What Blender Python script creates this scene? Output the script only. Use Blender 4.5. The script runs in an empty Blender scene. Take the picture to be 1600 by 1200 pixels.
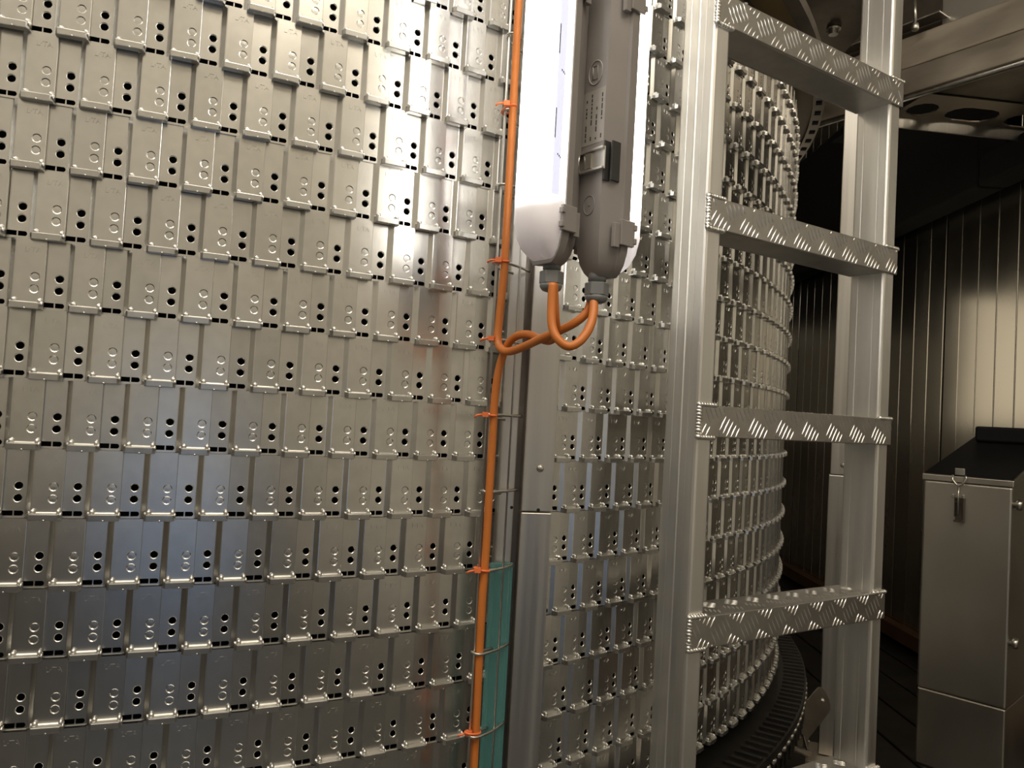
import bpy, bmesh, math, random
from math import sin, cos, pi, sqrt, atan2, radians
from mathutils import Vector, Matrix
from mathutils.geometry import tessellate_polygon

random.seed(7)
S = bpy.context.scene
COL = S.collection

# ------------------------------------------------------------------ camera
F_PX, PITCH, ROLL, HC = 1214.33, 0.0392106, 0.0558842, 0.816
CAMLOC = Vector((0, 0, HC))
cp, sp, cr, sr = cos(PITCH), sin(PITCH), cos(ROLL), sin(ROLL)
FWD = Vector((0, cp, sp))
UP0 = Vector((0, -sp, cp))
RT0 = Vector((1, 0, 0))
RIGHT = cr * RT0 + sr * UP0
UPV = -sr * RT0 + cr * UP0
cam = bpy.data.cameras.new('camera')
camo = bpy.data.objects.new('camera', cam)
COL.objects.link(camo)
cam.sensor_fit = 'HORIZONTAL'
cam.sensor_width = 36.0
cam.lens = F_PX / 1600 * 36.0
cam.clip_start = 0.02
M = Matrix((RIGHT, UPV, -FWD)).transposed().to_4x4()
M.translation = CAMLOC
camo.matrix_world = M
S.camera = camo

# ------------------------------------------------------------------ world, exposure, room and fill lights
S.view_settings.view_transform = 'Standard'
S.view_settings.look = 'None'
S.view_settings.exposure = 0.12
S.view_settings.gamma = 1.0
S.view_settings.use_curve_mapping = False
W = bpy.data.worlds.new('world')
S.world = W
W.use_nodes = True
W.node_tree.nodes['Background'].inputs[0].default_value = (0.05, 0.045, 0.04, 1)
W.node_tree.nodes['Background'].inputs[1].default_value = 0.3

TUBE = 7.0          # glow of the two batten lamps
def area_light(name, loc, target, sx, sy, power, color):
    l = bpy.data.lights.new(name, 'AREA')
    l.shape = 'RECTANGLE'; l.size = sx; l.size_y = sy
    l.energy = power; l.color = color
    o = bpy.data.objects.new(name, l); COL.objects.link(o)
    o.location = loc
    d = Vector(target) - Vector(loc)
    o.rotation_euler = d.to_track_quat('-Z', 'Y').to_euler()
    return o
area_light('ceiling_lamp_light', (-0.9, -0.35, 2.95), (-0.9, -0.35, 0), 3.4, 0.9, 50, (1.0, 0.91, 0.78))
area_light('right_fill_light', (0.9, -0.9, 2.85), (1.2, 1.6, 0.6), 1.0, 0.5, 15, (1.0, 0.88, 0.70))  # added fill without a lamp body, brightens the bin and right wall
area_light('wall_fill_light', (0.99, 3.15, 1.15), (1.62, 2.3, 1.05), 0.65, 0.55, 0.85, (1.0, 0.86, 0.64))  # unseen fill, added to brighten the ribbed wall and its reflections
area_light('blue_fill_light', (0.45, -1.54, 0.45), (-0.3, 0.9, 0.45), 0.9, 0.8, 0.9, (0.40, 0.62, 1.0))  # added blue fill for the cool reflection in the lower left plates

# ------------------------------------------------------------------ helpers
WLOC = {}
def at(px, py, yc):
    dx, dy = px - 800.0, py - 600.0
    u = cr * dx + sr * dy
    v = -sr * dx + cr * dy
    x, zc = u / F_PX * yc, -v / F_PX * yc
    return CAMLOC + Vector((x, cp * yc - sp * zc, sp * yc + cp * zc))
def project(P):
    d = Vector(P) - CAMLOC
    yc = d.dot(FWD)
    if yc < 1e-4: return (-9e9, -9e9, yc)
    return (800 + F_PX * d.dot(RIGHT) / yc, 600 - F_PX * d.dot(UPV) / yc, yc)

def tag(o, label=None, cat=None, group=None, kind=None):
    if label: o['label'] = label
    if cat: o['category'] = cat
    if group: o['group'] = group
    if kind: o['kind'] = kind
    return o
def empty(name, loc, label=None, cat=None, group=None, kind=None, parent=None):
    o = bpy.data.objects.new(name, None)
    o.empty_display_size = 0.05
    COL.objects.link(o)
    base = WLOC[parent.name] if parent else Vector((0, 0, 0))
    if parent: o.parent = parent
    o.location = Vector(loc) - base
    WLOC[o.name] = Vector(loc)
    return tag(o, label, cat, group, kind)

class MB:
    def __init__(s): s.v = []; s.f = []; s.sm = []
    def add(s, verts, faces, smooth=False):
        b = len(s.v)
        s.v += [Vector(p) for p in verts]
        s.f += [tuple(i + b for i in f) for f in faces]
        s.sm += [smooth] * len(faces)
    def obox(s, o, ex, ey, ez, xr, yr, zr):
        o, ex, ey, ez = Vector(o), Vector(ex), Vector(ey), Vector(ez)
        vs = [o + ex * x + ey * y + ez * z for z in zr for y in yr for x in xr]
        s.add(vs, [(0, 2, 3, 1), (4, 5, 7, 6), (0, 1, 5, 4), (2, 6, 7, 3), (0, 4, 6, 2), (1, 3, 7, 5)])
    def box(s, x0, x1, y0, y1, z0, z1):
        s.obox((0, 0, 0), (1, 0, 0), (0, 1, 0), (0, 0, 1), (x0, x1), (y0, y1), (z0, z1))
    def prism(s, poly, o, ex, ey, ez, z0, z1, smooth=False, caps=True):
        o, ex, ey, ez = Vector(o), Vector(ex), Vector(ey), Vector(ez)
        n = len(poly)
        vs = [o + ex * p[0] + ey * p[1] + ez * z for z in (z0, z1) for p in poly]
        fs = [(i, (i + 1) % n, n + (i + 1) % n, n + i) for i in range(n)]
        s.add(vs, fs, smooth)
        if caps:
            tris = tessellate_polygon([[Vector((p[0], p[1], 0)) for p in poly]])
            b = len(s.v) - 2 * n
            for t in tris:
                s.f.append(tuple(b + i for i in t)); s.sm.append(False)
                s.f.append(tuple(b + n + i for i in reversed(t))); s.sm.append(False)
    def tube(s, pts, r, n=8, closed=False, caps=True):
        pts = [Vector(p) for p in pts]
        N = len(pts); rings = []
        ref = None
        for i, p in enumerate(pts):
            a = pts[(i - 1) % N] if (i > 0 or closed) else p
            b = pts[(i + 1) % N] if (i < N - 1 or closed) else p
            t = (b - a).normalized()
            if ref is None:
                ref = Vector((0, 0, 1)) if abs(t.z) < .9 else Vector((1, 0, 0))
            e1 = (ref - t * ref.dot(t)).normalized()
            e2 = t.cross(e1)
            ref = e1
            rr = r[i] if isinstance(r, (list, tuple)) else r
            rings.append([p + (e1 * cos(2 * pi * k / n) + e2 * sin(2 * pi * k / n)) * rr for k in range(n)])
        vs = [q for ring in rings for q in ring]
        fs = []
        for i in range(N if closed else N - 1):
            j = (i + 1) % N
            for k in range(n):
                fs.append((i * n + k, i * n + (k + 1) % n, j * n + (k + 1) % n, j * n + k))
        s.add(vs, fs, True)
        if caps and not closed:
            b = len(s.v) - len(vs)
            s.f.append(tuple(b + k for k in reversed(range(n)))); s.sm.append(False)
            s.f.append(tuple(b + (N - 1) * n + k for k in range(n))); s.sm.append(False)
    def lathe(s, prof, o, axis, n=14, smooth=True):
        # prof: list of (radius, height) along axis
        axis = Vector(axis).normalized()
        ref = Vector((0, 0, 1)) if abs(axis.z) < .9 else Vector((1, 0, 0))
        e1 = (ref - axis * ref.dot(axis)).normalized(); e2 = axis.cross(e1)
        o = Vector(o); m = len(prof)
        vs = [o + axis * h + (e1 * cos(2 * pi * k / n) + e2 * sin(2 * pi * k / n)) * r for r, h in prof for k in range(n)]
        fs = [(i * n + k, i * n + (k + 1) % n, (i + 1) * n + (k + 1) % n, (i + 1) * n + k) for i in range(m - 1) for k in range(n)]
        s.add(vs, fs, smooth)
        b = len(s.v) - len(vs)
        s.f.append(tuple(b + k for k in reversed(range(n)))); s.sm.append(False)
        s.f.append(tuple(b + (m - 1) * n + k for k in range(n))); s.sm.append(False)
    def blob(s, c, rx, ry, rz, ex=(1, 0, 0), ey=(0, 1, 0), ez=(0, 0, 1), n=7, m=4):
        c, ex, ey, ez = Vector(c), Vector(ex), Vector(ey), Vector(ez)
        vs = []; fs = []
        for i in range(m + 1):
            a = -pi / 2 + pi * i / m
            for k in range(n):
                b = 2 * pi * k / n
                vs.append(c + ex * rx * cos(a) * cos(b) + ey * ry * cos(a) * sin(b) + ez * rz * sin(a))
        for i in range(m):
            for k in range(n):
                fs.append((i * n + k, i * n + (k + 1) % n, (i + 1) * n + (k + 1) % n, (i + 1) * n + k))
        s.add(vs, fs, True)
    def mesh(s, name, mat, off=Vector((0, 0, 0)), bevel=0, seg=2):
        me = bpy.data.meshes.new(name)
        me.from_pydata([v - off for v in s.v], [], s.f)
        me.polygons.foreach_set('use_smooth', s.sm)
        bm = bmesh.new(); bm.from_mesh(me)
        bmesh.ops.recalc_face_normals(bm, faces=bm.faces)
        if bevel:
            es = [e for e in bm.edges if len(e.link_faces) == 2 and e.calc_face_angle(0) > radians(30)]
            bmesh.ops.bevel(bm, geom=es, offset=bevel, segments=seg, profile=.5, affect='EDGES', clamp_overlap=True)
        bm.to_mesh(me); bm.free()
        if mat: me.materials.append(mat)
        me.update()
        return me
    def build(s, name, mat, parent=None, origin=None, bevel=0, seg=2):
        if parent: base = WLOC[parent.name]
        else: base = Vector((0, 0, 0))
        if origin is None:
            lo = Vector((min(v.x for v in s.v), min(v.y for v in s.v), min(v.z for v in s.v)))
            hi = Vector((max(v.x for v in s.v), max(v.y for v in s.v), max(v.z for v in s.v)))
            origin = Vector(((lo.x + hi.x) / 2, (lo.y + hi.y) / 2, lo.z))
        origin = Vector(origin)
        me = s.mesh(name, mat, origin, bevel, seg)
        o = bpy.data.objects.new(name, me)
        COL.objects.link(o)
        if parent: o.parent = parent
        o.location = origin - base
        WLOC[o.name] = origin
        return o

def spline(pts, n=8):
    pts = [Vector(p) for p in pts]
    out = []
    P = [pts[0] * 2 - pts[1]] + pts + [pts[-1] * 2 - pts[-2]]
    for i in range(1, len(P) - 2):
        a, b, c, d = P[i - 1], P[i], P[i + 1], P[i + 2]
        for k in range(n):
            t = k / n
            out.append(.5 * ((2 * b) + (c - a) * t + (2 * a - 5 * b + 4 * c - d) * t * t + (3 * b - a - 3 * c + d) * t ** 3))
    out.append(pts[-1])
    return out

# ------------------------------------------------------------------ materials
def mat(name, color, metal=0.0, rough=0.5, noise=0.0, nscale=60, bump=0.0, bscale=200, stretch=(1, 1, 1), objrand=0.0,
        roughvar=0.0, detail=5, transmission=0.0, alpha=1.0, spec=0.5):
    m = bpy.data.materials.new(name); m.use_nodes = True
    nt = m.node_tree; N = nt.nodes; L = nt.links
    b = N['Principled BSDF']
    b.inputs['Metallic'].default_value = metal
    b.inputs['Roughness'].default_value = rough
    b.inputs['Base Color'].default_value = (*color, 1)
    b.inputs['Transmission Weight'].default_value = transmission
    b.inputs['Alpha'].default_value = alpha
    b.inputs['Specular IOR Level'].default_value = spec
    tc = N.new('ShaderNodeTexCoord'); mp = N.new('ShaderNodeMapping')
    mp.inputs['Scale'].default_value = stretch
    L.new(tc.outputs['Object'], mp.inputs[0])
    oi = N.new('ShaderNodeObjectInfo')
    off = N.new('ShaderNodeVectorMath'); off.operation = 'ADD'
    mul = N.new('ShaderNodeMath'); mul.operation = 'MULTIPLY'; mul.inputs[1].default_value = 2.3
    L.new(oi.outputs['Random'], mul.inputs[0])
    L.new(mp.outputs[0], off.inputs[0]); L.new(mul.outputs[0], off.inputs[1])
    if noise > 0 or roughvar > 0:
        nz = N.new('ShaderNodeTexNoise'); nz.inputs['Scale'].default_value = nscale
        nz.inputs["Detail"].default_value = detail
        L.new(off.outputs[0], nz.inputs['Vector'])
        if noise > 0:
            mr = N.new('ShaderNodeMapRange')
            mr.inputs[1].default_value = .3; mr.inputs[2].default_value = .7
            mr.inputs[3].default_value = 1 - noise; mr.inputs[4].default_value = 1 + noise
            L.new(nz.outputs['Fac'], mr.inputs[0])
            sc = N.new('ShaderNodeVectorMath'); sc.operation = 'SCALE'
            sc.inputs[0].default_value = color
            src = mr.outputs[0]
            if objrand > 0:
                m2 = N.new('ShaderNodeMapRange')
                m2.inputs[3].default_value = 1 - objrand; m2.inputs[4].default_value = 1 + objrand
                L.new(oi.outputs['Random'], m2.inputs[0])
                mm = N.new('ShaderNodeMath'); mm.operation = 'MULTIPLY'
                L.new(mr.outputs[0], mm.inputs[0]); L.new(m2.outputs[0], mm.inputs[1])
                src = mm.outputs[0]
            L.new(src, sc.inputs['Scale'])
            L.new(sc.outputs[0], b.inputs['Base Color'])
        if roughvar > 0:
            m3 = N.new('ShaderNodeMapRange')
            m3.inputs[1].default_value = .3; m3.inputs[2].default_value = .7
            m3.inputs[3].default_value = max(.02, rough - roughvar); m3.inputs[4].default_value = rough + roughvar
            L.new(nz.outputs['Fac'], m3.inputs[0]); L.new(m3.outputs[0], b.inputs['Roughness'])
    if bump > 0:
        n2 = N.new('ShaderNodeTexNoise'); n2.inputs['Scale'].default_value = bscale
        n2.inputs['Detail'].default_value = 3
        L.new(off.outputs[0], n2.inputs['Vector'])
        bp = N.new('ShaderNodeBump'); bp.inputs['Strength'].default_value = bump
        bp.inputs['Distance'].default_value = 0.001
        L.new(n2.outputs['Fac'], bp.inputs['Height'])
        L.new(bp.outputs[0], b.inputs['Normal'])
    return m
def emis(name, color, strength, base=(.8, .8, .8)):
    m = bpy.data.materials.new(name); m.use_nodes = True
    b = m.node_tree.nodes['Principled BSDF']
    b.inputs['Base Color'].default_value = (*base, 1)
    b.inputs['Emission Color'].default_value = (*color, 1)
    b.inputs['Emission Strength'].default_value = strength
    b.inputs['Roughness'].default_value = .3
    return m

m_plate = mat('plate_steel', (.67, .66, .63), 1, .27, noise=.045, nscale=80, objrand=.07, detail=2)
m_lip = mat('lip_steel', (.64, .63, .60), 1, .32, noise=.08, nscale=70)
m_alu = mat('ladder_aluminium', (.78, .765, .73), 1, .44, noise=.06, nscale=9, stretch=(6, 6, .35), bump=.06, bscale=160, roughvar=.06)
m_tread = mat('tread_aluminium', (.50, .48, .45), 1, .40, noise=.10, nscale=30, bump=.08, bscale=250)
m_bar = mat('tread_bar_aluminium', (.84, .82, .78), 1, .33)
m_weld = mat('weld_aluminium', (.82, .80, .76), 1, .33, bump=.4, bscale=260)
m_stain = mat('brushed_stainless', (.60, .58, .545), 1, .37, noise=.07, nscale=6, stretch=(14, 14, .25), roughvar=.08)
m_bin = mat('bin_stainless', (.56, .53, .47), 1, .40, noise=.10, nscale=5, stretch=(1, 1, .6), roughvar=.05)
m_wall = mat('wall_panel_steel', (.55, .52, .46), 1, .25, noise=.12, nscale=2.2, stretch=(1, 1, .5), objrand=.06, roughvar=.05)
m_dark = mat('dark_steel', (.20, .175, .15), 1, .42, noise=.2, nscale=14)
m_rub = mat('dark_rail_ring', (.05, .047, .043), .6, .5, noise=.2, nscale=14)
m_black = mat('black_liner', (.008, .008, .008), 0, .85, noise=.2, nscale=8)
m_blackgloss = mat('black_lid', (.008, .008, .009), 0, .55, noise=.2, nscale=8, spec=.25)
m_grey = mat('grey_plastic', (.27, .25, .238), 0, .45, noise=.05, nscale=20)
m_gland = mat('gland_plastic', (.20, .21, .215), 0, .45, noise=.05, nscale=30)
m_orange = mat('orange_cable', (.62, .19, .035), 0, .42, noise=.06, nscale=25)
m_tie = mat('orange_tie', (.85, .20, .06), 0, .4, noise=.05, nscale=40)
m_wire = mat('wire_steel', (.60, .58, .54), 1, .28, noise=.06, nscale=40)
m_teal = mat('teal_tint', (.10, .31, .30), 0, .35, noise=.1, nscale=12, alpha=.5)
m_beam = mat('beam_steel', (.55, .49, .41), 1, .52, noise=.22, nscale=5, stretch=(1, 1, 3), roughvar=.08)
m_tan = mat('tan_wear_strip', (.30, .22, .11), 0, .5, noise=.15, nscale=9)
m_floor = mat('floor_plank_steel', (.085, .08, .075), 1, .42, noise=.25, nscale=10)
m_room = mat('room_panel', (.70, .67, .60), 0, .5, noise=.06, nscale=2)
m_ceil = mat('ceiling_panel', (.72, .69, .62), 0, .5, noise=.05, nscale=2)
m_cover = emis('lamp_diffuser_lit', (1.0, .955, .88), TUBE)
m_led = emis('lamp_led_band', (.62, .68, 1.0), .62)
m_end = mat('clear_cover_end', (.95, .93, .97), 0, .35, transmission=.25, noise=.03, nscale=20)
m_print = mat('dark_print', (.03, .03, .03), 0, .6, noise=.1, nscale=50)
m_label = mat('label_paper', (.36, .34, .31), 0, .55, noise=.06, nscale=60)
m_brown = mat('timber_brown', (.11, .05, .02), 0, .6, noise=.2, nscale=9)

# ------------------------------------------------------------------ the room
def structure(o): o['kind'] = 'structure'; return o
X0 = 1.62
fl = empty('floor', (0, 1.2, 0), kind='structure')
b = MB(); b.box(-4.0, X0 + .3, -1.7, 6.0, -.08, -.012); b.build('subfloor', m_dark, fl)
pl_w = .135
b = MB(); b.box(0, pl_w - .008, 0, 3.6, 0, .012)
plank_me = b.mesh('plank', m_floor, Vector((0, 0, 0)), .002, 1)
for i in range(13):
    o = bpy.data.objects.new('plank', plank_me); COL.objects.link(o); o.parent = fl
    o.location = Vector((-.15 + i * pl_w, 1.25, -.012)) - WLOC['floor']
b = MB(); b.box(-4.0, X0 + .3, -1.7, 1.24, -.012, 0); b.build('floor_plate', mat('floor_plate_steel', (.11, .11, .11), 1, .5, noise=.15, nscale=6), fl)

wr = empty('wall_right', (X0, 2.5, 0), kind='structure')
b = MB(); b.box(X0 + .01, X0 + .12, -1.7, 6.0, 0, 3.0); b.build('wall_core', m_dark, wr)
b = MB(); b.box(X0 - .012, X0 + .01, -1.55, .895, .02, 2.98); b.build('wall_lining', m_room, wr)  # pale unseen lining, added to brighten what the belt plates reflect
rib = .106
b = MB(); b.box(0, .02, 0, rib - .003, 0.05, 2.98)
panel_me = b.mesh('panel', m_wall, Vector((0, 0, 0)), .0025, 2)
b = MB(); b.box(0, .02, 0, rib - .012, 0.05, 2.98)
panel2_me = b.mesh('panel', m_wall, Vector((0, 0, 0)), .004, 2)
for i in range(47):
    o = bpy.data.objects.new('panel', panel2_me if i % 7 == 4 else panel_me); COL.objects.link(o); o.parent = wr
    o.location = Vector((X0 - .01, .9 + i * rib, 0)) - WLOC['wall_right']
    o.rotation_euler = (0, 0, radians(random.uniform(-.35, .35)))
b = MB(); b.box(X0 - .06, X0 - .011, .9, 5.9, .013, .07); structure(b.build('baseboard_right', m_brown, None, bevel=.004))
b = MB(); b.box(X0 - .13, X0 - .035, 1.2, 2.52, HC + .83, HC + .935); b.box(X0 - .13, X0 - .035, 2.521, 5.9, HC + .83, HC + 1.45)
tag(b.build('wall_shade_box', m_black, None, bevel=.01), 'black box standing in for the shade high on the ribbed steel wall', 'shade box')  # black box in place of the shade on the upper wall
b = MB(); b.box(-4.0, X0 + .3, 5.9, 6.0, 0, 3.0); structure(b.build('wall_back', m_room))
b = MB(); b.box(-4.0, X0 - .15, 5.86, 5.9, 0, .75); structure(b.build('shade_band_2', m_dark))  # dark band added so the ribbed wall reflects dark low down
b = MB(); b.box(-4.0, X0 - .15, 5.85, 5.9, 1.6, 2.99); structure(b.build('shade_band_3', m_black))  # black band in place of shade on the upper back wall
b = MB(); b.box(-4.0, X0 + .3, -1.75, -1.6, 0, 3.0); structure(b.build('wall_front', m_room))
b = MB(); b.box(-4.0, X0 - .05, -1.6, -1.57, 0, .45); structure(b.build('shade_band_1', m_dark))  # unseen dark band, added to darken what the lower plates reflect
b = MB(); b.box(-4.1, -4.0, -1.7, 6.0, 0, 3.0); structure(b.build('wall_left', m_room))
b = MB(); b.box(-4.0, X0 + .3, -1.7, 6.0, 3.0, 3.1); structure(b.build('ceiling', m_ceil))

# ------------------------------------------------------------------ spiral belt stack
CX, CY, R, DTH, Z0, H = -1.0404582, 2.4646677, 1.7978873, 0.028414941, 0.3687197, 0.068
P = R * DTH
PH = {-1: .44215625, 0: .31674151, 1: .30225752, 2: .30004661, 3: .31254161, 4: .33297289, 5: .3165745, 6: .33705816,
      7: .32128997, 8: .33376877, 9: .31747819, 10: .33025328, 11: .45491671, 12: .8225}
def drum(th, r, z): return Vector((CX + r * sin(th), CY - r * cos(th), z + HC))

def circle(u, v, r, n, ph=0): return [(u + r * cos(2 * pi * i / n + ph), v + r * sin(2 * pi * i / n + ph)) for i in range(n)]
def sheet(mb, outer, holes, n):
    loops = [[Vector((a, b_, 0)) for a, b_ in outer]] + [[Vector((a, b_, 0)) for a, b_ in h] for h in holes]
    flat = [p for l in loops for p in l]
    tris = tessellate_polygon(loops)
    mb.add([Vector((p.x, n, p.y)) for p in flat], [tuple(t) for t in tris])
ZB, ZT = -.0195, .0485
def plate_mesh(detail=True):
    # local axes: x along the belt, y OUTWARD (before placement), z up; origin at the lower hole
    mb = MB()
    uL, uJ0, uJ1, uR = -.34 * P, .130 * P, .255 * P, .764 * P
    nW = .0040
    hr = .0035
    slot = [(-.235 * P, -.0172), (.085 * P, -.0172), (.108 * P, -.0160), (.113 * P, -.0148), (.108 * P, -.0136), (.085 * P, -.0124), (-.235 * P, -.0124)]
    nh = 14 if detail else 8
    hs = [circle(0, 0, hr + .0009, nh), circle(0, .0119, hr + .0009, nh)]
    sheet(mb, [(uL, ZB), (uJ0, ZB), (uJ0, ZT), (uL, ZT)], hs + [slot], 0)
    for (cu, cv) in ((0, 0), (0, .0119)):
        c0 = circle(cu, cv, hr + .0009, nh); c1 = circle(cu, cv, hr, nh)
        vs = [Vector((a, 0, b_)) for a, b_ in c0] + [Vector((a, -.0005, b_)) for a, b_ in c1] + [Vector((a, -.0022, b_)) for a, b_ in c1]
        fs = [(j * nh + i, j * nh + (i + 1) % nh, (j + 1) * nh + (i + 1) % nh, (j + 1) * nh + i) for j in (0, 1) for i in range(nh)]
        mb.add(vs, fs, True)
    n = len(slot)
    mb.add([Vector((a, 0, b_)) for a, b_ in slot] + [Vector((a, -.002, b_)) for a, b_ in slot], [(i, (i + 1) % n, n + (i + 1) % n, n + i) for i in range(n)])
    # jog up to the outer level
    k = [(uJ0, 0), (uJ0 + .12 * (uJ1 - uJ0), .0002), (uJ0 + .85 * (uJ1 - uJ0), nW - .0002), (uJ1, nW)]
    for (a, na), (c, nc) in zip(k, k[1:]):
        mb.add([Vector((a, na, ZB)), Vector((c, nc, ZB)), Vector((c, nc, ZT)), Vector((a, na, ZT))], [(0, 1, 2, 3)])
    dr = .0045; nd = 12 if detail else 7
    du = .60 * P
    ds = [circle(du, -.0002, dr, nd), circle(du, .0117, dr, nd)]
    sheet(mb, [(uJ1, ZB), (uR - .0012, ZB), (uR - .0004, ZB + .001), (uR - .0004, ZT), (uJ1, ZT)], ds, nW)
    for (cu, cv) in ((du, -.0002), (du, .0117)):
        c0 = circle(cu, cv, dr, nd); c1 = circle(cu, cv, dr - .0010, nd)
        vs = [Vector((a, nW, b_)) for a, b_ in c0] + [Vector((a, nW - .0006, b_)) for a, b_ in c1] + [Vector((cu, nW - .0005, cv))]
        fs = [(i, (i + 1) % nd, nd + (i + 1) % nd, nd + i) for i in range(nd)] + [(nd + i, nd + (i + 1) % nd, 2 * nd) for i in range(nd)]
        mb.add(vs, fs, False)
    # free right-hand edge, rounded
    e = [(uR - .0004, nW), (uR, nW - .0003), (uR, .0008)]
    for (a, na), (c, nc) in zip(e, e[1:]):
        mb.add([Vector((a, na, ZB)), Vector((c, nc, ZB)), Vector((c, nc, ZT)), Vector((a, na, ZT))], [(0, 1, 2, 3)])
    # bottom edges
    mb.add([Vector((uL, 0, ZB)), Vector((uJ0, 0, ZB)), Vector((uJ0, -.002, ZB)), Vector((uL, -.002, ZB))], [(0, 1, 2, 3)])
    mb.add([Vector((uJ1, nW, ZB)), Vector((uR, nW, ZB)), Vector((uR, 0, ZB)), Vector((uJ1, 0, ZB))], [(0, 1, 2, 3)])
    # rolled rim under the slot
    mb.obox((0, 0, 0), (1, 0, 0), (0, 1, 0), (0, 0, 1), (-.236 * P, uJ0), (-.0004, .0014), (ZB - .0004, ZB + .0009))
    # link wire glimpsed in the slot
    mb.obox((-.055 * P, 0, 0), (1, 0, 0), (0, 1, 0), (0, 0, 1), (-.0006, .0006), (-.0016, -.0006), (-.0172, -.0124))
    if detail:
        cu = bpy.data.curves.new('stamp', 'FONT'); cu.body = 'L\u00b7TA'; cu.size = .0072; cu.extrude = .0004; cu.resolution_u = 1
        to = bpy.data.objects.new('stamp', cu); COL.objects.link(to)
        dg = bpy.context.evaluated_depsgraph_get()
        tm = to.evaluated_get(dg).to_mesh()
        w = max(v.co.x for v in tm.vertices)
        mb.add([Vector((.53 * P - w / 2 + v.co.x, nW + .0001 + v.co.z, .0355 + v.co.y)) for v in tm.vertices], [tuple(p.vertices) for p in tm.polygons])
        to.evaluated_get(dg).to_mesh_clear()
        bpy.data.objects.remove(to)
    return mb
def lip_mesh():
    mb = MB()
    u0, u1 = .205 * P, .772 * P
    prof = [(.0030, -.0126), (.0044, -.0131), (.0060, -.0139), (.0120, -.0142), (.0124, -.0145), (.0125, -.0150), (.0122, -.0201), (.0112, -.0207), (.0080, -.0207), (.0030, -.0205)]
    n = len(prof)
    rows = [(u0, .55), (u0 + .0022, 1), (u1 - .0022, 1), (u1, .55)]
    vs = [Vector((u, .003 + (a - .003) * k, z)) for u, k in rows for a, z in prof]
    fs = [(j * n + i, j * n + (i + 1) % n, (j + 1) * n + (i + 1) % n, (j + 1) * n + i) for j in range(3) for i in range(n)]
    fs += [tuple(range(n)), tuple(3 * n + i for i in reversed(range(n)))]
    mb.add(vs, fs)
    # weld nubs where the lip is fixed, and the small pip on its nose
    mb.blob((.290 * P, .0056, -.0128), .0030, .0042, .0034, n=6, m=3)
    mb.blob((.725 * P, .0058, -.0128), .0026, .0050, .0040, n=6, m=3)
    mb.blob((.768 * P, .0070, -.0155), .0014, .0048, .0034, n=6, m=3)
    mb.blob((.500 * P, .0116, -.0203), .0015, .0013, .0012, n=5, m=3)
    return mb

belt = empty('spiral_conveyor_belt', (CX, CY, HC - .55),
             'curved stack of galvanised conveyor belt tiers with punched side plates and shelf lips', 'conveyor belt')
pm, lm_ = plate_mesh(True), lip_mesh()
plate_me = pm.mesh('side_plate', m_plate)
lip_me = lm_.mesh('shelf_lip', m_lip)
far_pm = plate_mesh(False)
places = []
rnd = random.Random(3)
for r in range(-5, 14):
    ph = PH.get(r, .30 + rnd.random() * DTH) % DTH
    k = -25
    while True:
        th = ph + k * DTH; k += 1
        if th > 1.52: break
        if th < -.22: continue
        z = Z0 - r * H
        thm = th + .26 * DTH
        pos = drum(th, R, z)
        t = Vector((cos(thm), sin(thm), 0)); n = Vector((sin(thm), -cos(thm), 0))
        ctr = pos + t * (.2 * P) + Vector((0, 0, .015))
        x, y, d = project(ctr)
        face = n.dot((CAMLOC - ctr).normalized())
        score = face / d ** 2
        vis = -40 < x < 1640 and -30 < y < 1240 and face > .03
        # what the frame post, the lamps and the ladder stiles hide outright
        pl = 829 - .05 * (y - 400); pr = 882 - .05 * (y - 400)
        if pl + 15 < x < pr - 12: vis = False
        if y < 390 and 812 < x < 985: vis = False
        sl = 1065 - .042 * y
        if sl + 12 < x < sl + 58: vis = False
        places.append((score if vis else -1, th, thm, pos, t, n, z))
places.sort(key=lambda a: -a[0])
N_VIS = sum(1 for p_ in places if p_[0] > 0)
print('plates', len(places), 'in view', N_VIS)
rnd = random.Random(11)
far = MB()
for i, (sc, th, thm, pos, t, n, z) in enumerate(places):
    # local x = t, local y = outward n, local z = up (mirrored basis made proper below)
    a = radians(rnd.gauss(0, .45)); c = radians(rnd.gauss(0, .30))
    t2 = (t * cos(a) + n * sin(a)).normalized(); n2 = (n * cos(a) - t * sin(a)).normalized()
    up = Vector((0, 0, 1))
    n3 = (n2 * cos(c) + up * sin(c)); up3 = (up * cos(c) - n2 * sin(c))
    # basis (t2, n3, up3) is left handed when viewed from outside, so meshes use y = -n
    if i < 300 and sc > 0:
        Mx = Matrix((t2, -n3, up3)).transposed().to_4x4()
        o = bpy.data.objects.new('side_plate', plate_me); COL.objects.link(o); o.parent = belt
        Mx.translation = pos - WLOC[belt.name]
        o.matrix_local = Mx
        l = bpy.data.objects.new('shelf_lip', lip_me); COL.objects.link(l); l.parent = o
    else:
        for src in (far_pm, lm_):
            far.add([pos + t2 * v.x + n3 * v.y + up3 * v.z for v in src.v], src.f)
fo = far.build('distant_side_plates', m_plate, belt)
fo['kind'] = 'stuff'
# meshes were modelled with y outward: flip to y = -outward for the right-handed placement
for me in (plate_me, lip_me):
    for v in me.vertices: v.co.y = -v.co.y
    me.flip_normals()

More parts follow.
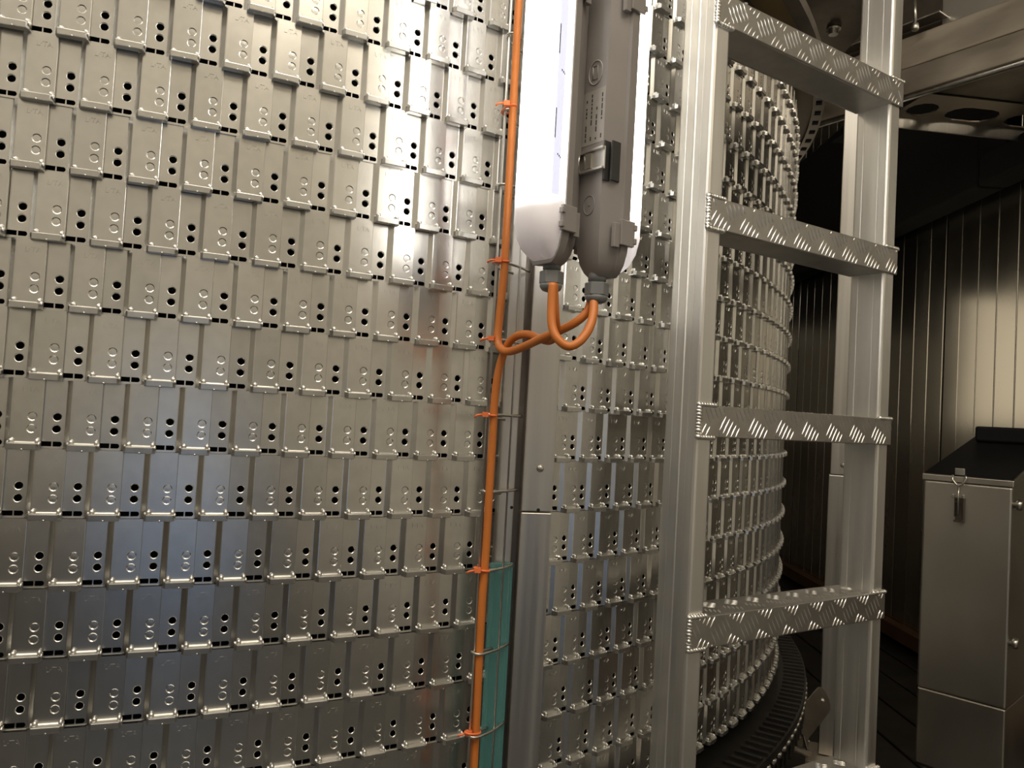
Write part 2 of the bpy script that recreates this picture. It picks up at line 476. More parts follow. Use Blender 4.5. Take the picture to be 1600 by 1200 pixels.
# black liner standing in for the unlit drum interior, guide ring above, base ring below
def ring_prof(mb, r0, r1, z0, z1, t0, t1, n):
    vs = []; fs = []
    for i in range(n + 1):
        th = t0 + (t1 - t0) * i / n
        vs += [drum(th, r0, z0), drum(th, r1, z0), drum(th, r1, z1), drum(th, r0, z1)]
    for i in range(n):
        for k in range(4):
            fs.append((i * 4 + k, i * 4 + (k + 1) % 4, (i + 1) * 4 + (k + 1) % 4, (i + 1) * 4 + k))
    fs += [(0, 1, 2, 3), tuple(n * 4 + k for k in (3, 2, 1, 0))]
    mb.add(vs, fs)
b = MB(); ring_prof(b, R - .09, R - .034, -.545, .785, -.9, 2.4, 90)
tag(b.build('shade_liner', m_black), 'black liner added as the unlit interior behind the punched holes of the belt stack', 'liner')

ur = empty('guide_ring', drum(.9, 1.8, .80), 'dark slotted ring with tan wear strip above the top belt tiers', 'guide ring')
b = MB(); ring_prof(b, R - .02, 1.835, .802, .812, -.5, 2.3, 80); b.build('wear_strip', m_tan, ur)['label'] = 'tan wear strip'
b = MB(); ring_prof(b, 1.8352, 1.862, .792, .815, -.5, 2.3, 80); b.build('outer_flange', m_dark, ur)
b = MB()
for i in range(9):
    th = 1.16 + i * .035
    t = Vector((cos(th), sin(th), 0)); n = Vector((sin(th), -cos(th), 0))
    b.obox(drum(th, 1.842, .791), t, n, (0, 0, 1), (-.009, .009), (0, .014), (-.001, .001))
b.build('flange_slots', m_black, ur)

br = empty('base_ring', drum(.9, 1.83, -.80), 'dark bolted ring that carries the belt stack near the floor', 'base ring')
b = MB(); ring_prof(b, 1.76, 1.872, -.585, -.570, -.3, 2.2, 80); b.build('ring_plate', m_rub, br)
b = MB(); ring_prof(b, 1.72, 1.76, -.81, -.56, -.3, 2.2, 80); b.build('ring_skirt', m_rub, br)
b = MB()
for i in range(60):
    th = .55 + i * .0155
    t = Vector((cos(th), sin(th), 0)); n = Vector((sin(th), -cos(th), 0))
    b.obox(drum(th, 1.80, -.570), t, n, (0, 0, 1), (-.004, .004), (0.022, .068), (0, .005))
b.build('ring_ribs', m_rub, br)['kind'] = 'stuff'
b = MB(); b.lathe([(.004, 0), (.004, .036), (.0075, .037), (.0075, .045), (.004, .047)], (0, 0, 0), (0, 0, 1), 8)
bolt_me = b.mesh('clamp_bolt', m_wire)
for i in range(44):
    th = .62 + i * .0185
    o = bpy.data.objects.new('clamp_bolt', bolt_me); COL.objects.link(o); o.parent = br
    o.location = drum(th, 1.868, -.632) - WLOC[br.name]

# ------------------------------------------------------------------ frame post behind the cable
PD = .955     # distance of its front
Za, Zb = .0, HC + 1.25
Q = at(846, 640, PD)
vdir = Vector((Q.x, Q.y, 0)).normalized()               # line of sight on plan
fx = Vector((vdir.y, -vdir.x, 0))                       # to the right
# turned a little so the front follows the drum's tangent
rot = Matrix.Rotation(radians(14), 3, 'Z')
ex = rot @ fx; ey = rot @ vdir
def onpost(px, depth=PD):                               # offset along ex of a pixel column at y = 640
    D = at(px, 640, 1.0) - CAMLOC
    # ray meets the post's front plane
    s = (Q - CAMLOC).dot(ey) / D.dot(ey)
    return (CAMLOC + D * s - Q).dot(ex)
u1, u2, g0, s0 = onpost(823), onpost(871), onpost(813), onpost(787)
Qb = Vector((Q.x, Q.y, 0))
fp = empty('frame_post', Qb, 'tall brushed steel channel post standing between the orange cable and the ladder', 'post')
b = MB(); b.obox(Qb, ex, ey, (0, 0, 1), (u1, u2), (0, .020), (.0, HC - .118)); b.build('lower_web', m_stain, fp, bevel=.0015)
b = MB(); b.obox(Qb, ex, ey, (0, 0, 1), (u1, u2), (0, .020), (HC - .117, Zb)); b.build('upper_web', m_stain, fp, bevel=.0015)
b = MB(); b.obox(Qb, ex, ey, (0, 0, 1), (s0, g0), (.006, .022), (0, Zb)); b.build('side_strip', m_stain, fp, bevel=.002)
b = MB(); b.obox(Qb, ex, ey, (0, 0, 1), (g0 - .001, u1 + .001), (.014, .018), (0, Zb)); b.build('channel_groove', m_dark, fp)
def post_pt(px, py):
    D = at(px, py, 1.0) - CAMLOC
    s = (Q - CAMLOC).dot(ey) / D.dot(ey)
    return CAMLOC + D * s
b = MB(); b.lathe([(.0045, -.001), (.0045, .001), (.0032, .0026), (.001, .003)], post_pt(844, 732), -ey, 10); b.build('screw', m_wire, fp)
b = MB(); b.lathe([(.0022, -.0005), (.0022, .0004)], post_pt(841, 797), -ey, 10); b.build('screw_hole', m_black, fp)
b = MB(); b.lathe([(.002, -.0005), (.002, .0004)], post_pt(801, 794) + ey * .006, -ey, 10); b.build('screw_hole', m_black, fp)

# ------------------------------------------------------------------ wire tray, cables, ties
WD = .905
wires_y = [42, 165, 285, 408, 530, 648, 768, 890, 1017, 1143]
def vline(px, y, yc): return at(px, y, yc)
def col(py, pts):                                       # piecewise linear pixel column
    for (y0, x0), (y1, x1) in zip(pts, pts[1:]):
        if y0 <= py <= y1: return x0 + (x1 - x0) * (py - y0) / (y1 - y0)
    return pts[-1][1] if py > pts[-1][0] else pts[0][1]
tray = empty('wire_cable_tray', at(770, 640, WD) * 1, 'vertical steel wire tray holding the orange cable against the post', 'cable tray')
wl = at(763, 640, WD); wl2 = at(800, 640, WD + .02)
b = MB(); b.tube([(wl.x, wl.y, .02), (wl.x, wl.y, HC + 1.2)], .0017, 6); b.build('long_wire', m_wire, tray)
b = MB(); b.tube([(wl2.x, wl2.y, .02), (wl2.x, wl2.y, HC + 1.2)], .0012, 6); b.build('long_wire', m_wire, tray)
for y in wires_y:
    z = at(770, y, WD).z
    a0 = Vector((wl.x, wl.y + .003, z))
    e1 = Qb + ex * (g0 + .002) + ey * .001; e1.z = z
    e0 = Qb + ex * (s0 + .002) + ey * .001; e0.z = z
    pts = [e1 - ex * .0 , (e1 + a0) / 2 + Vector((.003, -.012, 0)), a0 + Vector((.006, -.008, 0)), a0 + Vector((-.003, -.001, 0)), a0 + Vector((.002, .012, -.004)), e0 + Vector((0, -.004, -.005))]
    b = MB(); b.tube(spline(pts, 6), .0018, 6); b.build('cross_wire', m_wire, tray)

# cable A comes down the tray and loops to the right lamp, B climbs to the left lamp, C links both lamps
CD = .895
def cab(pts): return [at(x, y, d) for x, y, d in pts]
cr_ = .0046
A = [(816, -60, CD), (811, 0, CD), (806, 90, CD), (799, 220, CD), (793, 330, CD), (787, 430, CD), (780, 500, CD), (778, 532, CD - .004), (784, 546, CD - .012), (797, 549, CD - .022),
     (820, 541, CD - .045), (850, 527, CD - .068), (880, 514, CD - .082), (903, 501, CD - .088), (918, 486, CD - .088), (925, 466, CD - .086)]
Bc = [(738, 1260, CD), (741, 1190, CD), (745, 1110, CD), (749, 1020, CD), (754, 930, CD), (760, 850, CD), (765, 760, CD), (770, 680, CD), (773, 625, CD), (778, 585, CD), (786, 555, CD - .001),
      (796, 535, CD - .007), (810, 524, CD - .018), (828, 523, CD - .03), (845, 530, CD - .045), (860, 532, CD - .062), (869, 520, CD - .080), (867, 490, CD - .094), (865, 443, CD - .098)]
Cc = [(864, 443, CD - .103), (862, 480, CD - .107), (863, 510, CD - .112), (872, 530, CD - .118), (888, 541, CD - .120), (905, 534, CD - .118), (920, 514, CD - .112), (927, 490, CD - .104), (928, 466, CD - .095)]
b = MB(); b.tube(spline(cab(A), 8), cr_, 10)
tag(b.build('orange_cable', m_orange), 'orange cable from the top of the tray looping across to the right lamp', 'cable', 'orange lamp cables')
b = MB(); b.tube(spline(cab(Bc), 8), cr_, 10)
tag(b.build('orange_cable', m_orange), 'orange cable climbing from the bottom of the tray to the left lamp', 'cable', 'orange lamp cables')
b = MB(); b.tube(spline(cab(Cc), 8), cr_, 10)
tag(b.build('orange_cable', m_orange), 'short orange cable hanging as a U between the glands of both lamps', 'cable', 'orange lamp cables')
tie_names = {165: 'topmost, beside the glowing lamp', 408: 'level with the left lamp bottom',
             530: 'where the cables loop away', 648: 'first below the cable loop',
             890: 'at the top of the teal strip', 1143: 'lowest, beside the teal strip'}
cabx = [(165, 802), (408, 789), (530, 778), (648, 769), (890, 757), (1143, 743)]
for y, x in cabx:
    c = at(x, y, CD)
    tx = Vector((wl.x, wl.y, c.z))
    mid = (c + tx) / 2
    d = (tx - c); d.z = 0
    L_ = d.length / 2 + .006
    d.normalize(); nn = Vector((-d.y, d.x, 0))
    b = MB()
    loop = [mid + d * (L_ * cos(a)) + nn * (.0063 * sin(a)) + Vector((0, 0, .001 * cos(a))) for a in [2 * pi * k / 16 for k in range(16)]]
    b.tube(loop, .0013, 6, closed=True)
    o0 = c - RT0 * .007 + Vector((0, -.006, .0))
    b.obox(o0, (1, 0, 0), (0, 1, 0), (0, 0, 1), (-.004, .003), (-.002, .003), (-.0028, .0028))
    b.tube([o0 + Vector((-.003, 0, 0)), o0 + Vector((-.010, -.002, -.0015)), o0 + Vector((-.013, -.001, -.004))], .0013, 6)
    tag(b.build('cable_tie', m_tie), 'bright orange cable tie on the wire tray, ' + tie_names[y], 'cable tie', 'orange cable ties on the wire tray')
tq = at(775, 1040, WD + .028)
ttop = at(779, 880, WD + .028).z
b = MB(); b.obox((tq.x, tq.y, 0), ex, ey, (0, 0, 1), (-.014, .014), (-.0015, .0015), (.02, ttop))  # thin upright strip, half-transparent teal
tag(b.build('teal_strip', m_teal, bevel=.001), 'see-through teal strip standing behind the orange cable low on the post', 'plastic strip')

# ------------------------------------------------------------------ the two batten lamps
def lamp(idx, bx, by, zb, ang, label, part_flip):
    """(bx,by): plan position of the axis, zb: bottom of the body, ang: heading of the lit front on plan"""
    t = empty('batten_lamp', (bx, by, zb), label, 'lamp', 'pair of batten lamps')
    fy = Vector((cos(ang), sin(ang), 0)); wx = Vector((-fy.y, fy.x, 0))   # front, width
    o = Vector((bx, by, 0)); Z = Vector((0, 0, 1))
    Wd, Wb, D1, D2, LEN = .058, .034, .029, .030, 1.22
    def hs(k, w):   # housing section
        w2, wb, d = Wd / 2 * w, Wb / 2 * w, D1 * k
        return [(-w2, .002), (-w2, -.008 * k), (-w2 + .003, -.010 * k), (-wb - .002, -d + .004 * k), (-wb, -d), (wb, -d), (wb + .002, -d + .004 * k), (w2 - .003, -.010 * k), (w2, -.008 * k), (w2, .002)]
    def cs(k, w):
        w2, d = (Wd / 2 - .0015) * w, D2 * k
        return [(-w2, 0), (-w2 + .001, .45 * d), (-w2 + .004, .78 * d), (-w2 + .011, .96 * d), (-w2 * .4, d), (w2 * .4, d), (w2 - .011, .96 * d), (w2 - .004, .78 * d), (w2 - .001, .45 * d), (w2, 0)]
    def loft(sec, levels, capb=True, capt=False, closed=True):
        mb = MB(); n = len(sec(1, 1)); vs = []
        for z, k, w in levels:
            vs += [o + wx * a + fy * c + Z * z for a, c in sec(k, w)]
        fs = []
        for j in range(len(levels) - 1):
            for i in range(n if closed else n - 1):
                fs.append((j * n + i, j * n + (i + 1) % n, (j + 1) * n + (i + 1) % n, (j + 1) * n + i))
        mb.add(vs, fs, True)
        if capb: mb.f.append(tuple(reversed(range(n)))); mb.sm.append(False)
        if capt: mb.f.append(tuple((len(levels) - 1) * n + i for i in range(n))); mb.sm.append(False)
        return mb
    def autosmooth(ob, deg=35):
        bm = bmesh.new(); bm.from_mesh(ob.data)
        for e in bm.edges:
            if len(e.link_faces) == 2 and e.calc_face_angle(0) > radians(deg): e.smooth = False
        bm.to_mesh(ob.data); bm.free()
    ends = [(0, .62, .46), (.004, .74, .62), (.012, .86, .80), (.024, .95, .93), (.040, 1, 1)]
    up_ = [(LEN - .04, 1, 1), (LEN, .7, .6)]
    hb = loft(hs, [(zb + z, k, w) for z, k, w in ends + up_], True, True).build('housing', m_grey, t); autosmooth(hb, 22)
    cend = [(.004, .10, .55), (.007, .38, .66), (.014, .66, .80), (.026, .88, .93), (.042, 1, 1), (.062, 1, 1)]
    ce = loft(cs, [(zb + z, k, w) for z, k, w in cend], True, False).build('clear_cover_end', m_end, t); autosmooth(ce, 50)
    ce['label'] = 'clear unlit cover end'
    cm = loft(cs, [(zb + z, k, w) for z, k, w in [(.062, 1, 1), (LEN - .04, 1, 1)]], True, True).build('lit_diffuser', m_cover, t)
    # led carrier seen through the clear side of the cover, with its printed dashes
    for sgn in (part_flip,):
        b = MB(); b.obox(o, wx * sgn, fy, Z, (Wd / 2 - .0016, Wd / 2 - .0002), (.0105, .0205), (zb + .064, zb + LEN - .05)); lb = b.build('led_carrier', m_led, t)
        b = MB(); b.obox(o, wx * sgn, fy, Z, (Wd / 2 - .0016, Wd / 2 + .0006), (.0004, .0022), (zb + .03, zb + LEN - .04)); b.build('cover_rim', m_end, t)
        b = MB()
        zz = zb + .10
        while zz < zb + .5:
            for q in range(4):
                b.obox(o, wx * sgn, fy, Z, (Wd / 2 - .0003, Wd / 2 + .0001), (.0085 + q * .002, .0095 + q * .002), (zz + q * .0012, zz + .0018 + q * .0012))
            b.obox(o, wx * sgn, fy, Z, (Wd / 2 - .0003, Wd / 2 + .0001), (.0195, .0205), (zz + .02, zz + .05))
            zz += .085
        b.build('printed_marks', m_print, lb)
    # clips along the housing seam
    for zc in (.030, .272, .70):
        for sgn in (1, -1):
            b = MB()
            b.obox(o, wx * sgn, fy, Z, (Wd / 2 - .001, Wd / 2 + .0035), (-.013, .0065), (zb + zc, zb + zc + .026))
            b.obox(o, wx * sgn, fy, Z, (Wd / 2 - .001, Wd / 2 + .005), (.0045, .0085), (zb + zc + .003, zb + zc + .009))
            b.obox(o, wx * sgn, fy, Z, (Wd / 2 - .001, Wd / 2 + .005), (.0045, .0085), (zb + zc + .017, zb + zc + .023))
            b.obox(o, wx * sgn, fy, Z, (Wd / 2 - .004, Wd / 2 + .001), (-.020, -.012), (zb + zc - .003, zb + zc + .022))
            b.build('cover_clip', m_grey, t, bevel=.0006, seg=1)
    # gland under the housing
    gy = -.012
    go = o + fy * gy + Z * zb
    b = MB(); b.lathe([(.0095, .004), (.0095, -.004), (.0085, -.0042), (.0085, -.006)], go, Z, 16); g = b.build('cable_gland', m_gland, t)
    b = MB()
    hexp = [(.0128 * cos(pi / 3 * k + .2), .0128 * sin(pi / 3 * k + .2)) for k in range(6)]
    b.prism(hexp, go, wx, fy, Z, -.019, -.006)
    b.lathe([(.0062, -.027), (.0098, -.0255), (.0118, -.022), (.0118, -.019)], go, Z, 16)
    b.build('gland_nut', m_gland, g, bevel=.0006, seg=1)
    return t, o, wx, fy, Wd, Wb, D1, zb, go
LD = .80
pL = at(850, 400, LD); zL = at(853, 413, LD).z
pR = at(947, 420, LD + .012); zR = at(935, 436, LD + .012).z
lampL = lamp(0, pL.x, pL.y, zL, radians(-90 - 50), 'left batten lamp of the pair with its lit white cover turned to the left', 1)
lampR = lamp(1, pR.x, pR.y, zR, radians(90 - 52), 'right batten lamp of the pair showing its grey housing, lit side turned away', 1)
# rating label, moulded emblem and steel hanger clip on the back of the right lamp
t, o, wx, fy, Wd, Wb, D1, zb, _ = lampR
Zv = Vector((0, 0, 1))
def back(mb, a0, a1, z0, z1, d0=.0001, d1=.0004):
    mb.obox(o, wx, -fy, Zv, (a0, a1), (D1 - .0002, D1 + d1), (z0, z1))
zl0 = at(925, 226, LD).z; zl1 = at(925, 140, LD).z
b = MB(); back(b, -.0165, .0165, zl0, zl1); lab = b.build('rating_label', m_label, t); lab['label'] = 'grey rating label with small print'
b = MB(); rr = random.Random(5)
for k in range(4):
    zz = zl0 + .004
    while zz < zl1 - .006:
        ln = rr.uniform(.002, .006)
        if rr.random() < .8: back(b, -.013 + k * .0075, -.0115 + k * .0075, zz, min(zz + ln, zl1 - .004), d1=.0006)
        zz += ln + .0015
b.build('small_print', m_print, lab)
ze = at(925, 112, LD).z
b = MB(); b.tube([o - fy * (D1 + .0002) + wx * (.010 * cos(a)) + Zv * (ze + .0125 * sin(a)) for a in [2 * pi * k / 24 for k in range(24)]], .0008, 5, closed=True)
b.tube([o - fy * (D1 + .0002) + wx * x_ + Zv * (ze + z_) for x_, z_ in ((-.003, -.007), (-.003, .007), (.004, .007), (.004, -.007))], .0007, 5, closed=True)
b.build('moulded_emblem', m_label, t)
zd = at(918, 322, LD).z
b = MB(); b.tube([o - fy * (D1 + .0001) + wx * (.008 * cos(a)) + Zv * (zd + .010 * sin(a)) for a in [2 * pi * k / 20 for k in range(20)]], .0006, 5, closed=True)
b.lathe([(.0015, -.0003), (.0015, .0006)], o - fy * D1 + Zv * zd, -fy, 8)
b.build('knockout', m_gland, t)
zs0, zs1 = at(945, 290, LD).z, at(945, 228, LD).z
b = MB()
b.obox(o, wx, -fy, Zv, (-.0205, -.0185), (D1 - .012, D1 + .0015), (zs0, zs1))
b.obox(o, wx, -fy, Zv, (-.026, -.024), (D1 - .016, D1 - .004), (zs0, zs1))
b.build('hanger_slot', m_print, t, bevel=.0005, seg=1)
hc = empty('lamp_hanger', o + Zv * zs0, 'stamped steel hanger bracket fixing both lamps to the post, below the rating label', 'bracket')
zh0, zh1 = at(920, 272, LD).z, at(920, 236, LD).z
b = MB()
b.obox(o, wx, -fy, Zv, (-.0215, .024), (D1 + .0004, D1 + .0022), (zh0, zh1))
b.obox(o, wx, -fy, Zv, (-.0215, .024), (D1 + .002, D1 + .0055), (zh0, zh0 + .003))
b.obox(o, wx, -fy, Zv, (-.0215, .024), (D1 + .002, D1 + .0055), (zh1 - .003, zh1))
b.build('hanger_plate', m_stain, hc, bevel=.0006, seg=1)
b = MB()
b.obox(o, wx, -fy, Zv, (-.004, .004), (D1 + .002, D1 + .0045), (zh0 + .004, zh1 - .004))
b.tube([o - fy * (D1 + .005) + wx * .012 + Zv * (zh0 + .002), o - fy * (D1 + .007) + wx * .012 + Zv * ((zh0 + zh1) / 2), o - fy * (D1 + .005) + wx * .012 + Zv * (zh1 - .002)], .0011, 6)
b.build('spring_clip', m_wire, hc)
hk = o - fy * (D1 + .001) + wx * .02 + Zv * ((zh0 + zh1) / 2)
pe = Qb + ex * ((u1 + u2) / 2); pe.z = hk.z
b = MB()
dirv = (pe - hk); dl = dirv.length; dirv.normalize(); sv = dirv.cross(Zv)
b.obox(hk, dirv, sv, Zv, (0, dl + .002), (-.0015, .0015), (-.012, .012))
b.build('hanger_arm', m_stain, hc)

# ------------------------------------------------------------------ ladder
KS = .28 / .30
F0 = Vector((.2655, 1.104, 0)) * KS
lx = Vector((.838, .546, 0)); lx.normalize()
ly = Vector((-lx.y, lx.x, 0))
SW, SD, LW = .0315 * KS, .065 * KS, .4757 * KS
lad = empty('ladder', F0, 'welded aluminium ladder with checker plate rungs standing in front of the belt stack', 'ladder')
ZLT = HC + 1.5
def stile(w0, st):
    r = .004; g = .0004 if st else .00025
    prof = [(r, 0), (SW - r, 0), (SW - .0012, .0012), (SW, r),
            (SW, SD * .26), (SW - g, SD * .27), (SW - g, SD * .29), (SW, SD * .30), (SW, SD * .72), (SW - g, SD * .73), (SW - g, SD * .75), (SW, SD * .76),
            (SW, SD - r), (SW - .0012, SD - .0012), (SW - r, SD), (r, SD), (.0012, SD - .0012), (0, SD - r),
            (0, SD * .76), (g, SD * .75), (g, SD * .73), (0, SD * .72), (-.0004 * st, SD * .52), (-.0012 * st, SD * .50), (-.0012 * st, SD * .48), (0, SD * .46),
            (0, SD * .30), (g * .6, SD * .29), (g * .6, SD * .27), (0, SD * .26), (0, r), (.0012, .0012)]
    b = MB(); b.prism(prof, F0 + lx * w0, lx, ly, (0, 0, 1), 0, ZLT)
    return b.build('stile', m_alu, lad)
stile(0, 1.0); stile(LW - SW, 0.0)
RH, RT = .0425, .004
def bar(mb, c, ed, en, et, L_, w, h):
    """a raised lens-shaped bar: centre c, long axis ed, outward en, across et"""
    vs = [c - ed * L_ / 2, c + ed * L_ / 2, c - et * w / 2, c + et * w / 2, c - ed * L_ * .25 + en * h, c + ed * L_ * .25 + en * h]
    mb.add(vs, [(0, 2, 4), (0, 4, 3), (2, 5, 4), (2, 1, 5), (3, 4, 5), (3, 5, 1)])
rung_tops = [.587, .307, .027, -.253, -.533]
offs = [(.010, .012, .30), (.022, .004, .0), (.000, .000, .0), (.030, .015, .0), (.01, .01, 0)]
for ri, zt in enumerate(rung_tops):
    zt += HC
    fr = -.0042   # plate lies proud of the stile fronts
    rg = empty('rung', F0 + lx * (LW / 2) + Vector((0, 0, zt - RH)), parent=lad)
    b = MB()
    b.obox(F0, lx, ly, Zv, (-.001, LW + .001), (fr, fr + RT), (zt - RH, zt))
    b.obox(F0, lx, ly, Zv, (SW, LW - SW), (fr + RT, SD + .001), (zt - RT, zt))
    b.obox(F0, lx, ly, Zv, (SW, LW - SW), (SD - .003, SD + .001), (zt - RH, zt - RT))
    b.obox(F0, lx, ly, Zv, (SW, LW - SW), (fr + RT, SD - .003), (zt - RH, zt - RH + .003))
    b.build('tread_plate', m_tread, rg, bevel=.0012)
    # checker pattern: groups of five bars, alternately leaning, on the front skirt and the tread
    b = MB(); pitch = .0585
    ox, oz, _ = offs[ri]
    n = -ly
    for row in range(-1, 4):
        for k in range(-1, 10):
            lean = 1 if (row % 2 == 0) else -1
            cx_ = k * pitch + ox + (pitch / 2 if row % 2 else 0)
            cz_ = zt - RH + .012 + row * .0235 - oz
            ed = (lx * (.52 * lean) + Zv * .85).normalized(); et = ly.cross(ed)
            for q in range(5):
                s_ = (q - 2) * .0078
                L_ = .0262 - abs(q - 2) * .0008
                c = F0 + lx * (cx_ + s_ * .88) + Zv * (cz_ - s_ * .50 * lean)
                # keep bars on the skirt, trimming those that run over its edges
                z_lo, z_hi = c.z - L_ / 2 * ed.z, c.z + L_ / 2 * ed.z
                lo, hi = max(z_lo, zt - RH + .0008), min(z_hi, zt - .0012)
                if hi - lo < .003: continue
                c = c + ed * (((lo + hi) / 2 - c.z) / ed.z); L2 = (hi - lo) / ed.z
                w_ = (c - F0).dot(lx)
                if w_ < .006 or w_ > LW - .003: continue
                bar(b, c + ly * (fr + .0001), ed, n, et, L2, .0023, .0010)
    for k in range(0, 9):
        for row in (0, 1):
            lean = 1 if row % 2 == 0 else -1
            cx_ = SW + .03 + k * .046 + (row % 2) * .023
            for q in range(5):
                s_ = (q - 2) * .006
                ed = (lx * (.6 * lean) + ly * .8).normalized(); et = Zv.cross(ed)
                c = F0 + lx * (cx_ + s_ * .8) + ly * (.016 + row * .024 - s_ * .6 * lean) + Zv * (zt + .0001)
                w_ = (c - F0).dot(lx)
                if SW + .008 < w_ < LW - SW - .008: bar(b, c, ed, Zv, et, .019, .0044, .0011)
    b.build('raised_tread_bars', m_bar, rg)['kind'] = 'stuff'
    rw = random.Random(ri)
    def weld(pts, nm='weld_bead'):
        mb = MB()
        a, c = Vector(pts[0]), Vector(pts[1]); L_ = (c - a).length; m = max(3, int(L_ / .0042))
        for i in range(m + 1):
            p = a + (c - a) * (i / m)
            d = (c - a).normalized(); e1 = d.cross(Vector((.3, .5, .8))).normalized()
            mb.blob(p, .0038 + rw.random() * .0012, .0034 + rw.random() * .0014, .0038, n=6, m=4)
        mb.build(nm, m_weld, rg)
    weld([F0 + lx * -.0005 + ly * (fr + .001) + Zv * (zt - RH), F0 + lx * -.0005 + ly * (fr + .001) + Zv * zt])
    weld([F0 + ly * (fr + .0015) + Zv * (zt + .0005), F0 + lx * SW + ly * (fr + .0015) + Zv * (zt + .0005)])
    weld([F0 + lx * (LW - SW) + ly * (fr + .0015) + Zv * (zt + .0005), F0 + lx * LW + ly * (fr + .0015) + Zv * (zt + .0005)])
    weld([F0 + lx * .001 + ly * (fr + .002) + Zv * (zt - RH - .0005), F0 + lx * SW + ly * (fr + .002) + Zv * (zt - RH - .0005)])

# ------------------------------------------------------------------ frame post behind the ladder
bp_ = Vector((.845, 1.965, 0))
bv = Vector((bp_.x, bp_.y, 0)).normalized(); bx_ = Vector((bv.y, -bv.x, 0))
rp = empty('support_post', bp_, 'dull steel post standing behind the right stile of the ladder', 'post')
ztop = HC + .96
zj = at(1300, 742, 1.95).z
b = MB(); b.obox(bp_, bx_, bv, Zv, (-.032, .034), (0, .05), (.012, zj - .001)); b.build('lower_column', m_stain, rp, bevel=.002)
b = MB(); b.obox(bp_, bx_, bv, Zv, (-.029, .034), (.001, .048), (zj, ztop)); b.build('upper_column', m_stain, rp, bevel=.002)
b = MB(); b.lathe([(.006, 0), (.006, .003), (.003, .005)], Vector((bp_.x, bp_.y, at(1300, 726, 1.95).z)), -bv, 10); b.build('bolt', m_wire, rp)
b = MB(); b.obox(bp_, bx_, bv, Zv, (-.06, .10), (-.05, .08), (0, .010)); b.build('foot_plate', m_beam, rp, bevel=.001)
# link plate bolted to the post
lc = at(1284, 1094, 1.925); le = at(1249, 1136, 1.80)
ax = (le - lc).normalized(); nrm = (-bv + ax * bv.dot(ax)).normalized(); ay = nrm.cross(ax).normalized()
lk = empty('link_plate', le, 'dark slanted link plate bolted across the foot of the support post', 'bracket')
hw = .031; L1 = (le - lc).length
prof = [(L1 + .012, -hw * 1.5), (L1 + .018, 0), (L1 + .006, hw * .6), (L1 + .016, hw * 1.5), (L1 - .012, hw), (0, hw)] + [(-hw * sin(a), hw * cos(a)) for a in [pi * k / 8 for k in range(1, 8)]] + [(0, -hw), (L1 - .012, -hw)]
b = MB(); b.prism(prof, lc + bv * -.001, ax, ay, nrm, 0, .005); b.build('plate', m_dark, lk, bevel=.0006, seg=1)
b = MB(); b.lathe([(.0075, 0), (.0075, .004), (.004, .007)], lc - bv * .006, -bv, 12); b.build('bolt', m_wire, lk)
r0, r1 = at(1210, 1161, 1.80), at(1262, 1177, 1.90)
b = MB(); b.tube([r0, r1], .010, 12); tag(b.build('tie_rod', m_wire), 'short round steel tie rod between the base ring and the support post', 'rod')
b = MB(); b.obox(at(1235, 1152, 1.86), (r1 - r0).normalized(), Zv, (r1 - r0).normalized().cross(Zv), (-.05, .06), (-.014, .014), (-.003, .003))
br2 = b.build('rod_bracket', m_dark, None, bevel=.001)
tag(br2, 'small dark bracket strip with pale screws above the tie rod', 'bracket')
for px, py in ((1234, 1143), (1249, 1152), (1263, 1158)):
    b = MB(); b.lathe([(.0035, 0), (.0035, .003), (.0015, .0045)], at(px, py, 1.845), -bv, 8); b.build('screw', m_wire, br2)

# ------------------------------------------------------------------ steel bin
b0 = Vector((1.063, 1.99, 0)); fxb = Vector((.137, -.14, 0)); bw = fxb.length; fxb.normalize(); fyb = Vector((-fxb.y, fxb.x, 0))
bt = HC - .089; BL = .47
binn = empty('steel_bin', b0 + fxb * bw / 2 + fyb * BL / 2, 'tall stainless steel bin with sloping black lid and toggle latch, by the ribbed wall', 'bin')
zsm = at(1430, 1073, 1.96).z
rise = .108
b = MB(); b.obox(b0, fxb, fyb, Zv, (.001, bw - .001), (.001, BL), (.0, zsm)); b.build('lower_body', m_bin, binn, bevel=.004)
b = MB()
prof = [(0, zsm + .001), (BL, zsm + .001), (BL, bt - .018 + rise), (0, bt - .018)]
b.prism(prof, b0, fyb, Zv, fxb, 0, bw); b.build('upper_body', m_bin, binn, bevel=.005)
ld = empty('lid', b0 + fxb * bw / 2 + Zv * (bt - .018), parent=binn)
b = MB()
prof = [(-.003, bt - .018), (BL + .003, bt - .018 + rise), (BL + .003, bt - .002 + rise), (-.003, bt - .002)]
b.prism(prof, b0, fyb, Zv, fxb, -.003, bw + .003); b.build('lid_rim', m_bin, ld, bevel=.002)
b = MB()
prof = [(.002, bt - .0022), (BL, bt + rise - .002), (BL, bt + rise + .003), (.002, bt + .002)]
b.prism(prof, b0, fyb, Zv, fxb, .001, bw - .001); b.build('lid_top', m_blackgloss, ld, bevel=.001)['label'] = 'black sloping lid top'
b = MB(); b.obox(b0, fxb, fyb, Zv, (.02, bw - .01), (BL - .12, BL - .02), (bt + rise * .8, bt + rise + .022)); b.build('lid_hump', m_blackgloss, ld, bevel=.006)
def binpt(px, py, out=0.0):
    D = at(px, py, 1.0) - CAMLOC
    s = (b0 - CAMLOC).dot(fyb) / D.dot(fyb)
    return CAMLOC + D * s - fyb * out
la = empty('toggle_latch', binpt(1500, 790), parent=binn)
def seg3(name, pts, r, m=m_wire):
    mb = MB(); mb.tube([binpt(*p) for p in pts], r, 7); return mb.build(name, m, la)
